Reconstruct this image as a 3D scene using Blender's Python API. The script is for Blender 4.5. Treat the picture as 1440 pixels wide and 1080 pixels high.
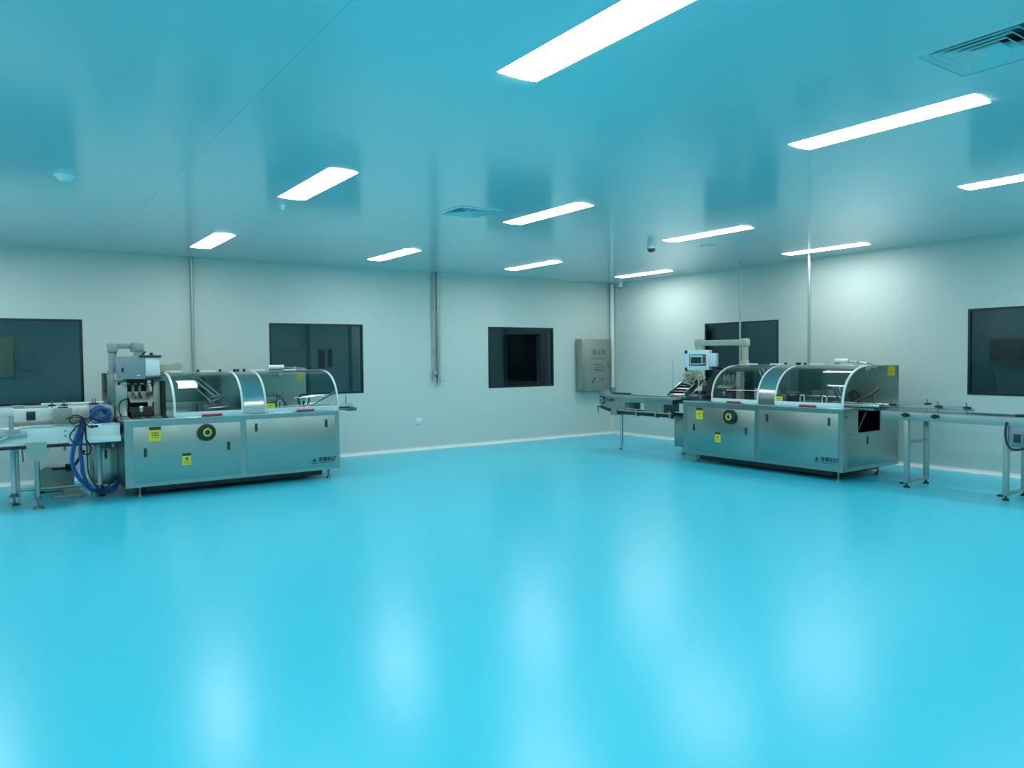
import bpy, bmesh, math, random
from mathutils import Vector, Matrix
random.seed(7)
PI = math.pi
scene = bpy.context.scene
C = scene.collection
for o in list(bpy.data.objects):
    bpy.data.objects.remove(o, do_unlink=True)

# ------------------------------------------------------------------ camera
F_PX, YAW, PITCH, ROLL = 1065.76, 0.607819, -0.033621, -0.010858
CAM = Vector((-10.3775, -11.3833, 1.5284))
fwd = Vector((math.sin(YAW)*math.cos(PITCH), math.cos(YAW)*math.cos(PITCH), math.sin(PITCH)))
rgt = Vector((math.cos(YAW), -math.sin(YAW), 0))
up = rgt.cross(fwd)
r2 = math.cos(ROLL)*rgt + math.sin(ROLL)*up
u2 = -math.sin(ROLL)*rgt + math.cos(ROLL)*up
cam_data = bpy.data.cameras.new('camera')
cam_data.sensor_width = 36.0
cam_data.lens = F_PX/1440*36.0
cam_data.clip_start = 0.05
cam = bpy.data.objects.new('camera', cam_data)
C.objects.link(cam)
cam.matrix_world = Matrix(((r2.x, u2.x, -fwd.x, CAM.x), (r2.y, u2.y, -fwd.y, CAM.y), (r2.z, u2.z, -fwd.z, CAM.z), (0, 0, 0, 1)))
scene.camera = cam

# ------------------------------------------------------------------ world, exposure
w = bpy.data.worlds.new('world'); scene.world = w; w.use_nodes = True
w.node_tree.nodes['Background'].inputs[0].default_value = (0.02, 0.03, 0.035, 1)
w.node_tree.nodes['Background'].inputs[1].default_value = 0.3
vs = scene.view_settings
vs.view_transform = 'Standard'; vs.look = 'None'; vs.gamma = 1.0; vs.use_curve_mapping = False
vs.exposure = 0.0
scene.cycles.caustics_reflective = False
scene.cycles.transparent_max_bounces = 16
LAMP = 23.5                      # radiance of the light panels
LAMP_COL = (0.90, 1.0, 0.985)

# ------------------------------------------------------------------ materials
MATS = {}
def mat(name, col, rough=0.5, metal=0.0, emit=None, strength=0.0, bump=None, vary=0.0, coat=0.0, spec=0.5, brushed=None, rvary=0.0):
    m = bpy.data.materials.new(name); m.use_nodes = True
    nt = m.node_tree; b = nt.nodes['Principled BSDF']
    b.inputs['Base Color'].default_value = (*col, 1)
    b.inputs['Roughness'].default_value = rough
    b.inputs['Metallic'].default_value = metal
    b.inputs['Specular IOR Level'].default_value = spec
    b.inputs['Coat Weight'].default_value = coat
    if emit:
        b.inputs['Emission Color'].default_value = (*emit, 1)
        b.inputs['Emission Strength'].default_value = strength
    if vary or bump or brushed or rvary:
        tc = nt.nodes.new('ShaderNodeTexCoord')
        mp = nt.nodes.new('ShaderNodeMapping')
        nt.links.new(tc.outputs['Object'], mp.inputs['Vector'])
        nz = nt.nodes.new('ShaderNodeTexNoise')
        sc = (bump or (6, 0))[0]
        nz.inputs['Scale'].default_value = sc
        nz.inputs['Detail'].default_value = 4
        if brushed: mp.inputs['Scale'].default_value = brushed
        nt.links.new(mp.outputs['Vector'], nz.inputs['Vector'])
        if vary:
            mx = nt.nodes.new('ShaderNodeMix'); mx.data_type = 'RGBA'
            mx.inputs[6].default_value = (*[c*(1-vary) for c in col], 1)
            mx.inputs[7].default_value = (*[min(1, c*(1+vary)) for c in col], 1)
            nt.links.new(nz.outputs['Fac'], mx.inputs[0])
            nt.links.new(mx.outputs[2], b.inputs['Base Color'])
        if rvary:
            mr = nt.nodes.new('ShaderNodeMapRange')
            mr.inputs[1].default_value = 0.3; mr.inputs[2].default_value = 0.7
            mr.inputs[3].default_value = rough-rvary; mr.inputs[4].default_value = rough+rvary
            nt.links.new(nz.outputs['Fac'], mr.inputs[0])
            nt.links.new(mr.outputs[0], b.inputs['Roughness'])
        if bump and bump[1]:
            bp = nt.nodes.new('ShaderNodeBump'); bp.inputs['Strength'].default_value = bump[1]
            bp.inputs['Distance'].default_value = 0.01
            nt.links.new(nz.outputs['Fac'], bp.inputs['Height'])
            nt.links.new(bp.outputs['Normal'], b.inputs['Normal'])
    MATS[name] = m
    return m

def glass(name, tint, ior, rough=0.02):
    m = bpy.data.materials.new(name); m.use_nodes = True
    nt = m.node_tree; nt.nodes.clear()
    out = nt.nodes.new('ShaderNodeOutputMaterial'); mx = nt.nodes.new('ShaderNodeMixShader')
    lw = nt.nodes.new('ShaderNodeLayerWeight'); lw.inputs['Blend'].default_value = 0.5
    pw = nt.nodes.new('ShaderNodeMath'); pw.operation = 'POWER'; pw.inputs[1].default_value = 5.0
    f0 = ((ior-1)/(ior+1))**2
    fr = nt.nodes.new('ShaderNodeMath'); fr.operation = 'MULTIPLY_ADD'; fr.inputs[1].default_value = 1-f0; fr.inputs[2].default_value = f0
    nt.links.new(lw.outputs['Facing'], pw.inputs[0]); nt.links.new(pw.outputs[0], fr.inputs[0])
    tr = nt.nodes.new('ShaderNodeBsdfTransparent'); tr.inputs[0].default_value = (*tint, 1)
    gl = nt.nodes.new('ShaderNodeBsdfGlossy'); gl.inputs['Roughness'].default_value = rough
    nt.links.new(fr.outputs[0], mx.inputs[0]); nt.links.new(tr.outputs[0], mx.inputs[1])
    nt.links.new(gl.outputs[0], mx.inputs[2]); nt.links.new(mx.outputs[0], out.inputs[0])
    MATS[name] = m
    return m

mat('floor', (0.046, 0.595, 0.780), 0.27, bump=(0.8, 0.012), spec=0.42)
mat('ceiling', (0.68, 0.73, 0.74), 0.15, bump=(0.7, 0.006), spec=0.85)
mat('wall', (0.60, 0.655, 0.62), 0.55, bump=(40, 0.02), spec=0.2)
mat('cove', (0.80, 0.80, 0.76), 0.4)
mat('corridor', (0.28, 0.42, 0.44), 0.6)
mat('corridor_floor', (0.10, 0.26, 0.32), 0.4)
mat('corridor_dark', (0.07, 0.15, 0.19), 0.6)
mat('added_dim_lamp', (0.8, 0.8, 0.8), 0.5, emit=(0.85, 1.0, 1.0), strength=13.0)  # glow of the unseen lamps added behind the windows
mat('dark_plate', (0.10, 0.13, 0.12), 0.4, 0.4)
mat('reflection_tan', (0.50, 0.48, 0.30), 0.6)
mat('frame_black', (0.010, 0.016, 0.020), 0.35)
mat('steel', (0.35, 0.41, 0.38), 0.30, 1.0, brushed=(1.5, 1.5, 60), bump=(3, 0.0), vary=0.05)
mat('steel_bright', (0.58, 0.61, 0.59), 0.18, 1.0)
mat('steel_dark', (0.22, 0.24, 0.24), 0.35, 1.0)
mat('alu', (0.38, 0.44, 0.42), 0.48, 0.85)
mat('alu_light', (0.60, 0.67, 0.65), 0.5, 0.5)
mat('rib_white', (0.70, 0.75, 0.74), 0.4)
mat('white_paint', (0.80, 0.84, 0.83), 0.35)
mat('white_plastic', (0.72, 0.80, 0.78), 0.4)
mat('panel_blue', (0.70, 0.82, 0.86), 0.4)
mat('panel_grey', (0.24, 0.31, 0.34), 0.45)
mat('arm_beige', (0.46, 0.46, 0.36), 0.5)
mat('arm_grey', (0.30, 0.37, 0.38), 0.5)
mat('beige_plate', (0.55, 0.52, 0.42), 0.4, 0.3)
mat('black', (0.012, 0.016, 0.018), 0.4)
mat('black_rubber', (0.010, 0.012, 0.013), 0.6)
mat('red', (0.42, 0.03, 0.04), 0.35)
mat('yellow', (0.86, 0.66, 0.015), 0.5)
mat('lime', (0.62, 0.68, 0.08), 0.45)
mat('green', (0.02, 0.20, 0.14), 0.45)
mat('blue_hose', (0.014, 0.10, 0.32), 0.35)
mat('cable_cream', (0.68, 0.66, 0.52), 0.5)
mat('screen', (0.01, 0.035, 0.05), 0.12)
mat('screen_edge', (0.6, 0.68, 0.68), 0.4)
mat('cabinet_steel', (0.36, 0.38, 0.34), 0.42, 0.7, brushed=(60, 60, 2), bump=(2, 0.02))
mat('ink', (0.02, 0.035, 0.04), 0.5)
mat('ink_grey', (0.10, 0.12, 0.12), 0.5)
mat('siren_red', (0.20, 0.03, 0.05), 0.3)
mat('greygreen', (0.30, 0.38, 0.34), 0.45)
mat('brass', (0.5, 0.42, 0.25), 0.3, 1.0)
mat('lamp', (0.9, 0.9, 0.9), 0.4, emit=LAMP_COL, strength=LAMP)
mat('white_lamp_cover', (0.9, 0.92, 0.9), 0.3)
glass('hood_glass', (0.86, 0.91, 0.90), 1.42, 0.015)
glass('window_glass', (0.56, 0.72, 0.76), 1.5, 0.012)

# ------------------------------------------------------------------ mesh helpers
class MB:
    def __init__(s): s.bm = bmesh.new()
    def _merge(s, b):
        me = bpy.data.meshes.new('t'); b.to_mesh(me); b.free(); s.bm.from_mesh(me); bpy.data.meshes.remove(me)
    def box(s, x0, x1, y0, y1, z0, z1, bevel=0.0, M=None, seg=2):
        b = bmesh.new(); bmesh.ops.create_cube(b, size=1)
        for v in b.verts:
            v.co = Vector(((x0+x1)/2+v.co.x*(x1-x0), (y0+y1)/2+v.co.y*(y1-y0), (z0+z1)/2+v.co.z*(z1-z0)))
        if bevel: bmesh.ops.bevel(b, geom=b.edges[:], offset=bevel, segments=seg, affect='EDGES', profile=0.5)
        if M is not None: bmesh.ops.transform(b, matrix=M, verts=b.verts[:])
        s._merge(b); return s
    def cyl(s, p0, p1, r, r1=None, seg=16, bevel=0.0):
        p0 = Vector(p0); p1 = Vector(p1); d = p1-p0
        b = bmesh.new()
        bmesh.ops.create_cone(b, cap_ends=True, segments=seg, radius1=r, radius2=r if r1 is None else r1, depth=d.length)
        q = Vector((0, 0, 1)).rotation_difference(d.normalized())
        bmesh.ops.transform(b, matrix=Matrix.Translation((p0+p1)/2) @ q.to_matrix().to_4x4(), verts=b.verts[:])
        if bevel:
            e = [e for e in b.edges if any(len(f.verts) > 4 for f in e.link_faces)]
            bmesh.ops.bevel(b, geom=e, offset=bevel, segments=2, affect='EDGES', profile=0.5)
        s._merge(b); return s
    def sphere(s, c, r, sz=1.0, seg=16, rings=10):
        b = bmesh.new(); bmesh.ops.create_uvsphere(b, u_segments=seg, v_segments=rings, radius=r)
        for v in b.verts: v.co = Vector((c[0]+v.co.x, c[1]+v.co.y, c[2]+v.co.z*sz))
        s._merge(b); return s
    def torus(s, c, axis, R, r, seg=24, sec=8):
        q = Vector((0, 0, 1)).rotation_difference(Vector(axis).normalized())
        pts = []
        for i in range(seg):
            a = 2*PI*i/seg; pts.append(Vector(c)+q @ Vector((R*math.cos(a), R*math.sin(a), 0)))
        return s.tube(pts, r, sec, closed=True, smooth=False)
    def tube(s, pts, r, sec=8, closed=False, smooth=True, sub=6):
        P = [Vector(p) for p in pts]
        if smooth and len(P) > 2:
            out = []; n = len(P); rng = range(n) if closed else range(n-1)
            for i in rng:
                if closed: a, b_, c_, d = P[(i-1) % n], P[i], P[(i+1) % n], P[(i+2) % n]
                else: a, b_, c_, d = P[max(i-1, 0)], P[i], P[i+1], P[min(i+2, n-1)]
                for k in range(sub):
                    t = k/sub
                    out.append(0.5*((2*b_)+(c_-a)*t+(2*a-5*b_+4*c_-d)*t*t+(3*b_-a-3*c_+d)*t**3))
            if not closed: out.append(P[-1])
            P = out
        n = len(P); rings = []; nrm = None
        for i in range(n):
            if closed: t = (P[(i+1) % n]-P[i-1])
            else: t = P[min(i+1, n-1)]-P[max(i-1, 0)]
            t.normalize()
            if nrm is None:
                nrm = t.orthogonal().normalized()
            else:
                nrm = (nrm-t*nrm.dot(t))
                nrm = nrm.normalized() if nrm.length > 1e-6 else t.orthogonal().normalized()
            bn = t.cross(nrm)
            rings.append([s.bm.verts.new(P[i]+nrm*r*math.cos(2*PI*k/sec)+bn*r*math.sin(2*PI*k/sec)) for k in range(sec)])
        for i in range(n if closed else n-1):
            A, B = rings[i], rings[(i+1) % n]
            for k in range(sec): s.bm.faces.new((A[k], A[(k+1) % sec], B[(k+1) % sec], B[k]))
        if not closed:
            s.bm.faces.new(rings[0][::-1]); s.bm.faces.new(rings[-1])
        return s
    def prism(s, pts, vec):
        """closed polygon pts extruded by vec"""
        a = [s.bm.verts.new(Vector(p)) for p in pts]; b = [s.bm.verts.new(Vector(p)+Vector(vec)) for p in pts]
        n = len(a)
        s.bm.faces.new(a[::-1]); s.bm.faces.new(b)
        for i in range(n): s.bm.faces.new((a[i], a[(i+1) % n], b[(i+1) % n], b[i]))
        return s
    def strip(s, prof, x0, x1, th):
        """curved sheet: profile of (d, z) points swept from x0 to x1 with thickness th inward"""
        n = len(prof); inn = []
        for i in range(n):
            a = Vector(prof[max(i-1, 0)]); b = Vector(prof[min(i+1, n-1)]); t = (b-a).normalized()
            inn.append((prof[i][0]+t.y*th, prof[i][1]-t.x*th))
        for (lst) in (0,):
            V = [[s.bm.verts.new((x, p[0], p[1])) for p in L] for x in (x0, x1) for L in (prof, inn)]
            o0, i0, o1, i1 = V
            for k in range(n-1):
                s.bm.faces.new((o0[k], o0[k+1], o1[k+1], o1[k]))
                s.bm.faces.new((i0[k], i1[k], i1[k+1], i0[k+1]))
                s.bm.faces.new((o0[k], i0[k], i0[k+1], o0[k+1]))
                s.bm.faces.new((o1[k], o1[k+1], i1[k+1], i1[k]))
            s.bm.faces.new((o0[0], o1[0], i1[0], i0[0])); s.bm.faces.new((o0[-1], i0[-1], i1[-1], o1[-1]))
        return s
    def grid_holes(s, axis, u0, u1, v0, v1, t0, t1, holes):
        """slab spanning u,v with rectangular holes; axis = thickness axis"""
        us = sorted({u0, u1, *[h[0] for h in holes], *[h[1] for h in holes]})
        vv = sorted({v0, v1, *[h[2] for h in holes], *[h[3] for h in holes]})
        def solid(i, j):
            if i < 0 or j < 0 or i >= len(us)-1 or j >= len(vv)-1: return False
            cu = (us[i]+us[i+1])/2; cv = (vv[j]+vv[j+1])/2
            return not any(h[0] < cu < h[1] and h[2] < cv < h[3] for h in holes)
        def P(u, v, t):
            return {0: (t, u, v), 1: (u, t, v), 2: (u, v, t)}[axis]
        cache = {}
        def V(u, v, t):
            k = (u, v, t)
            if k not in cache: cache[k] = s.bm.verts.new(P(u, v, t))
            return cache[k]
        for i in range(len(us)-1):
            for j in range(len(vv)-1):
                if not solid(i, j): continue
                a, b, c, d = us[i], us[i+1], vv[j], vv[j+1]
                for t in (t0, t1): s.bm.faces.new((V(a, c, t), V(b, c, t), V(b, d, t), V(a, d, t)))
                if not solid(i-1, j): s.bm.faces.new((V(a, c, t0), V(a, d, t0), V(a, d, t1), V(a, c, t1)))
                if not solid(i+1, j): s.bm.faces.new((V(b, c, t0), V(b, d, t0), V(b, d, t1), V(b, c, t1)))
                if not solid(i, j-1): s.bm.faces.new((V(a, c, t0), V(b, c, t0), V(b, c, t1), V(a, c, t1)))
                if not solid(i, j+1): s.bm.faces.new((V(a, d, t0), V(b, d, t0), V(b, d, t1), V(a, d, t1)))
        return s
    def build(s, name, m, parent=None, smooth=True):
        bmesh.ops.recalc_face_normals(s.bm, faces=s.bm.faces[:])
        me = bpy.data.meshes.new(name); s.bm.to_mesh(me); s.bm.free()
        me.materials.append(MATS[m])
        if smooth:
            for p in me.polygons: p.use_smooth = True
            try: me.set_sharp_from_angle(angle=math.radians(35))
            except Exception: pass
        o = bpy.data.objects.new(name, me); C.objects.link(o)
        if parent: o.parent = parent
        return o

def tag(o, label, cat, group=None, kind=None):
    o['label'] = label; o['category'] = cat
    if group: o['group'] = group
    if kind: o['kind'] = kind
    return o
def thing(name, label, cat, loc=(0, 0, 0), rz=0.0, group=None, kind=None):
    o = bpy.data.objects.new(name, None); C.objects.link(o)
    o.empty_display_size = 0.1
    o.location = loc; o.rotation_euler = (0, 0, rz)
    return tag(o, label, cat, group, kind)
def text_part(name, s, size, m, parent, M, extrude=0.0008, bold=0.0):
    cu = bpy.data.curves.new(name, 'FONT'); cu.body = s; cu.size = size
    cu.align_x = 'CENTER'; cu.align_y = 'CENTER'; cu.extrude = extrude; cu.offset = bold
    t = bpy.data.objects.new(name, cu); C.objects.link(t)
    bpy.context.view_layer.update()
    dg = bpy.context.evaluated_depsgraph_get()
    me = bpy.data.meshes.new_from_object(t.evaluated_get(dg))
    bpy.data.objects.remove(t, do_unlink=True)
    me.name = name; me.transform(M)
    me.materials.clear(); me.materials.append(MATS[m])
    o = bpy.data.objects.new(name, me); C.objects.link(o); o.parent = parent
    return o
FRONT = Matrix.Rotation(PI/2, 4, 'X')           # text plane -> facing -Y
def at_front(x, y, z): return Matrix.Translation((x, y, z)) @ FRONT

# ------------------------------------------------------------------ the setting
XL, YF, H = -13.7, -13.9, 3.0                    # left wall, front wall (behind the camera), ceiling height
CX, CY = 2.3, 2.6                                # outer extent of the rooms behind the windows
WT = 0.06
struct = lambda o, label, cat: tag(o, label, cat, None, 'structure')
struct(MB().box(XL-WT, CX, YF-WT, CY, -0.1, 0).build('floor', 'floor'), 'glossy bright cyan epoxy floor of the clean room', 'floor')
VENTS = [(-6.315, -9.66, 0.50), (-6.35, -4.86, 0.44)]
ceil = struct(MB().box(XL-WT, CX, YF-WT, CY, 3.12, 3.2).build('ceiling', 'corridor_dark'), 'smooth glossy panelled ceiling tinted cyan by the floor', 'ceiling')
seam0, pw = -7.88, 1.22
k0 = -5
xs = [XL]+[seam0+pw*k for k in range(-4, 7) if XL+0.2 < seam0+pw*k < -0.2]+[0.0]
for a, b in zip(xs[:-1], xs[1:]):
    hs = [(vx-s/2, vx+s/2, vy-s/2, vy+s/2) for vx, vy, s in VENTS if a < vx < b]
    MB().grid_holes(2, a+0.0008, b-0.0008, YF, 0, 3.0, 3.03, hs).build('ceiling_panel', 'ceiling', ceil, smooth=False)
MB().box(XL-WT, CX, 0.0, CY, 3.0, 3.05).build('ceiling_panel', 'corridor', ceil)
MB().box(0.0, CX, YF-WT, 0.0, 3.0, 3.05).build('ceiling_panel', 'corridor', ceil)

ORD3 = ['first', 'second', 'third']
WZ0, WZ1 = 1.0, 2.1
back_w = [(-10.82, -9.31), (-6.87, -5.37), (-2.97, -1.49)]
right_w = [(-3.90, -2.40), (-8.24, -6.73)]
struct(MB().grid_holes(1, XL, WT, 0, 3.0, 0.0, WT, [(a, b, WZ0, WZ1) for a, b in back_w]).build('wall_back', 'wall', smooth=False),
       'pale grey-green clean room wall with three dark windows', 'wall')
struct(MB().grid_holes(0, YF, 0.0, 0, 3.0, 0.0, WT, [(a, b, WZ0, WZ1) for a, b in right_w]).build('wall_right', 'wall', smooth=False),
       'pale grey-green clean room wall with two dark windows', 'wall')
struct(MB().box(XL-WT, XL, YF, CY, 0, 3.0).build('wall_left', 'wall'), 'plain pale wall opposite the two-window wall', 'wall')
struct(MB().box(XL, CX, YF-WT, YF, 0, 3.0).build('wall_front', 'wall'), 'plain pale wall opposite the three-window wall', 'wall')
# rooms behind the windows
wc = struct(MB().box(XL, CX, 2.4, CY, 0, 3.0).build('wall_corridor', 'corridor'), 'dim grey wall of the corridor seen through the three windows', 'wall')
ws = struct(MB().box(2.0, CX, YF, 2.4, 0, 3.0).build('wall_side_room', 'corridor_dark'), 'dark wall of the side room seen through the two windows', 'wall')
def corridor_door(n, x0, x1, label, lights):
    d = struct(MB().box(x0, x1, 2.36, 2.395, 0.02, 2.2).build('door_%d' % n, 'corridor'), label, 'door')
    MB().grid_holes(1, x0-0.05, x1+0.05, 0.0, 2.25, 2.34, 2.398, [(x0, x1, -1, 2.2)]).build('door_frame', 'corridor_dark', d)
    for (a, b, c, e) in lights: MB().box(a, b, 2.345, 2.365, c, e, 0.004).build('door_window', 'frame_black', d)
    return d
corridor_door(1, -5.40, -4.62, 'grey corridor door with two narrow dark lights behind the middle window', [(-5.23, -5.11, 1.40, 1.74), (-5.05, -4.96, 1.40, 1.74)])
corridor_door(2, -0.95, 0.12, 'dark corridor doorway behind the window beside the hydrant cabinet', [(-0.93, 0.10, 0.1, 2.06)])
t = tag(MB().box(-0.15, -0.12, 2.28, 2.34, 0.0, 2.02).build('door_post', 'arm_grey'), 'thin pale post in front of the dark corridor doorway', 'post')
tag(MB().box(-10.75, -10.01, 2.36, 2.397, 1.33, 1.93, 0.005).build('reflected_board', 'reflection_tan'), 'tan board standing in for a reflection in the window behind the feeder', 'board')  # reflection in the window glass put in as a solid tan board
tag(MB().box(-9.93, -9.78, 2.30, 2.397, 1.42, 1.70, 0.01).build('wall_box', 'panel_grey'), 'small dark grey box beside the tan board', 'box')
tag(MB().box(-6.05, -5.47, 2.33, 2.397, 0.95, 1.75, 0.01).build('corridor_cabinet', 'panel_grey'), 'dark wall cabinet left of the grey corridor door', 'cabinet')
tag(MB().box(1.94, 1.997, -0.95, -0.55, 1.87, 2.12, 0.01).build('dark_sign_box', 'frame_black'), 'black box high on the dark side room wall', 'box')
tag(MB().box(1.92, 1.997, -6.60, -6.17, 1.42, 1.74, 0.01).build('wall_monitor', 'frame_black'), 'black monitor on the dark side room wall', 'monitor')

for i, (x, y) in enumerate(((-11.5, 1.2), (-7.5, 1.2), (-3.5, 1.2))):  # unseen lamps added to brighten the corridor behind the three windows
    t = thing('added_fill_light', 'added unseen fill light in the corridor, %s from the side room' % ORD3[2-i], 'ceiling light', (x, y, 3.0), 0, 'added corridor lights')
    MB().box(-0.6, 0.6, -0.15, 0.15, -0.02, 0.0, 0.004).build('diffuser', 'added_dim_lamp', t)
    MB().grid_holes(2, -0.62, 0.62, -0.17, 0.17, -0.022, -0.001, [(-0.601, 0.601, -0.151, 0.151)]).build('frame', 'white_paint', t)
for i, y in enumerate((-2.2, -6.6)):  # more unseen lamps, added so the side room windows look less black
    t = thing('added_fill_light', 'added unseen fill light in the side room, %s from the corridor' % ORD3[i], 'ceiling light', (1.0, y, 3.0), PI/2, 'added side room lights')
    MB().box(-0.6, 0.6, -0.15, 0.15, -0.02, 0.0, 0.004).build('diffuser', 'added_dim_lamp', t)
    MB().grid_holes(2, -0.62, 0.62, -0.17, 0.17, -0.022, -0.001, [(-0.601, 0.601, -0.151, 0.151)]).build('frame', 'white_paint', t)
def window(n, axis, a, b, label):
    wroot = thing('window_%d' % n, label, 'window', kind='structure')
    if axis == 1:
        MB().grid_holes(1, a, b, WZ0, WZ1, -0.004, 0.05, [(a+0.03, b-0.03, WZ0+0.03, WZ1-0.03)]).build('window_frame', 'frame_black', wroot, smooth=False)
        MB().box(a+0.03, b-0.03, 0.012, 0.018, WZ0+0.03, WZ1-0.03).build('pane', 'window_glass', wroot)
    else:
        MB().grid_holes(0, a, b, WZ0, WZ1, -0.004, 0.05, [(a+0.03, b-0.03, WZ0+0.03, WZ1-0.03)]).build('window_frame', 'frame_black', wroot, smooth=False)
        MB().box(0.012, 0.018, a+0.03, b-0.03, WZ0+0.03, WZ1-0.03).build('pane', 'window_glass', wroot)
window(1, 1, *back_w[0], 'black framed dark window behind the infeed feeder with blue hoses')
window(2, 1, *back_w[1], 'black framed dark window between the single pipe and the twin pipes')
window(3, 1, *back_w[2], 'black framed dark window between the twin pipes and hydrant cabinet')
window(4, 0, *right_w[0], 'black framed dark window behind the beige control panel arm')
window(5, 0, *right_w[1], 'black framed dark window above the outfeed conveyor')

def cove(name, pts, vec, label, m='cove'):
    struct(MB().prism(pts, vec).build(name, m), label, 'trim')
R = 0.05
arc = [(R-R*math.sin(a), R-R*math.cos(a)) for a in [i*PI/2/8 for i in range(9)]]       # (out, height) quarter hollow
prof = [(0, 0)]+[(R, 0)]+[(R-R*math.sin(i*PI/16), R-R*math.cos(i*PI/16)) for i in range(1, 8)]+[(0, R)]
cove('baseboard_back', [(XL, -o, z) for o, z in prof], (-XL, 0, 0), 'white hollow cove strip where floor meets the three-window wall')
cove('baseboard_right', [(-o, YF, z) for o, z in prof], (0, -YF, 0), 'white hollow cove strip where floor meets the two-window wall')
cove('trim_1', [(XL, -o, H-z) for o, z in prof], (-XL, 0, 0), 'hollow cove strip where ceiling meets the three-window wall', 'wall')
cove('trim_2', [(-o, YF, H-z) for o, z in prof], (0, -YF, 0), 'hollow cove strip where ceiling meets the two-window wall', 'wall')
cove('trim_3', [(-o, -z, 0.0) for o, z in prof], (0, 0, 3.0), 'upright hollow cove strip in the room corner', 'wall')

# ------------------------------------------------------------------ ceiling lights
ORD = ['first', 'second', 'third', 'fourth', 'fifth', 'sixth']
lx0, ldx, ly0, ldy, lhw, lhl = -8.0534, 2.4337, -1.6512, -3.5322, 0.1255, 0.5932
proto = None
for r in range(4):
    for c in range(3, -3, -1):
        kx = 3-c
        label = 'white ceiling light panel, %s row from three-window wall, %s from two-window wall' % (ORD[r], ORD[kx])
        loc = (lx0+ldx*c, ly0+ldy*r, 3.0)
        if proto is None:
            root = thing('ceiling_light', label, 'ceiling light', loc, 0, 'ceiling light panels')
            MB().box(-lhw-0.004, lhw+0.004, -lhl-0.004, lhl+0.004, -0.003, 0.0).build('housing', 'white_paint', root)
            SAG = 0.007
            arcp = [(lhw*k/8, -lhl, -0.004-SAG*(1-(k/8)**2)) for k in range(-8, 9)]
            MB().prism(arcp+[(lhw, -lhl, -0.003), (-lhw, -lhl, -0.003)], (0, 2*lhl, 0)).build('diffuser', 'lamp', root)
            proto = root
        else:
            root = proto.copy(); C.objects.link(root); root.location = loc; root['label'] = label
            for ch in proto.children:
                d = ch.copy(); C.objects.link(d); d.parent = root

# ------------------------------------------------------------------ ceiling vents
def vent(x, y, s, label):
    v = thing('ceiling_vent', label, 'vent', (x, y, 3.0), 0, 'square ceiling vents')
    h = s/2
    MB().grid_holes(2, -h-0.03, h+0.03, -h-0.03, h+0.03, -0.008, 0.0, [(-h+0.012, h-0.012, -h+0.012, h-0.012)]).build('vent_frame', 'ceiling', v, smooth=False)
    duct = MB().grid_holes(2, -h+0.001, h-0.001, -h+0.001, h-0.001, 0.001, 0.11, [(-h+0.004, h-0.004, -h+0.004, h-0.004)])
    duct.box(-h+0.004, h-0.004, -h+0.004, h-0.004, 0.105, 0.11)
    duct.build('duct', 'panel_grey', v, smooth=False)
    n = 5
    for i in range(n):
        ro = h-0.012-0.002-(h-0.03)*i/n*0.98; ri = ro-0.045; b = MB(); th = 0.003
        ri = max(ri, 0.006)
        zo, zi = -0.004, 0.04
        def ring(rr, z): return [b.bm.verts.new((sx*rr, sy*rr, z)) for sx, sy in ((-1, -1), (1, -1), (1, 1), (-1, 1))]
        A, B2, C2, D = ring(ro, zo), ring(ri, zi), ring(ri, zi+th), ring(ro, zo+th*2)
        for P_, Q_ in ((A, B2), (B2, C2), (C2, D), (D, A)):
            for k in range(4): b.bm.faces.new((P_[k], P_[(k+1) % 4], Q_[(k+1) % 4], Q_[k]))
        b.build('louver', 'ceiling', v, smooth=False)
vent(*VENTS[0], 'square louvred ceiling vent close to the third light row')
vent(*VENTS[1], 'square louvred ceiling vent between two lights of the second row')

# ------------------------------------------------------------------ small ceiling things
def detector(name, x, y, r, label, cat='detector'):
    t = thing(name, label, cat, (x, y, 3.0))
    MB().cyl((0, 0, -0.012), (0, 0, 0), r, seg=24).build('base', 'white_paint', t)
    MB().cyl((0, 0, -0.045), (0, 0, -0.012), r*0.55, r*0.9, seg=24).build('cap', 'white_paint', t)
detector('smoke_detector', -9.82, -4.49, 0.075, 'white round smoke detector above the infeed conveyor with blue hoses')
detector('sprinkler_head', -8.03, -4.25, 0.035, 'small white sprinkler disc beside a second-row ceiling light', 'sprinkler')
t = thing('ceiling_speaker', 'flat round ceiling disc under a second-row ceiling light', 'speaker', (-2.42, -4.55, 3.0))
MB().cyl((0, 0, -0.014), (0, 0, 0), 0.10, seg=28, bevel=0.004).build('rim', 'white_paint', t)
MB().cyl((0, 0, -0.018), (0, 0, -0.014), 0.08, seg=28).build('grille', 'ceiling', t)
t = thing('alarm_beacon', 'round white and dark red alarm beacon hanging from ceiling', 'alarm', (-3.16, -4.24, 3.0))
MB().cyl((0, 0, -0.015), (0, 0, 0), 0.05, seg=20).build('base', 'white_paint', t)
MB().sphere((0, 0, -0.055), 0.055, 0.9).build('lens', 'siren_red', t)
MB().cyl((0, 0, -0.055), (0, 0, -0.014), 0.058, 0.045, seg=20).build('cap', 'white_paint', t)
t = thing('dome_camera', 'white dome security camera in the ceiling corner', 'camera', (-0.13, -0.40, 3.0))
MB().cyl((0, 0, -0.03), (0, 0, 0), 0.055, seg=20).build('base', 'white_paint', t)
MB().cyl((0, 0, -0.10), (0, 0, -0.03), 0.045, seg=20, bevel=0.006).build('housing', 'white_paint', t)
MB().sphere((0, 0, -0.10), 0.038).build('dome', 'panel_grey', t)

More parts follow.
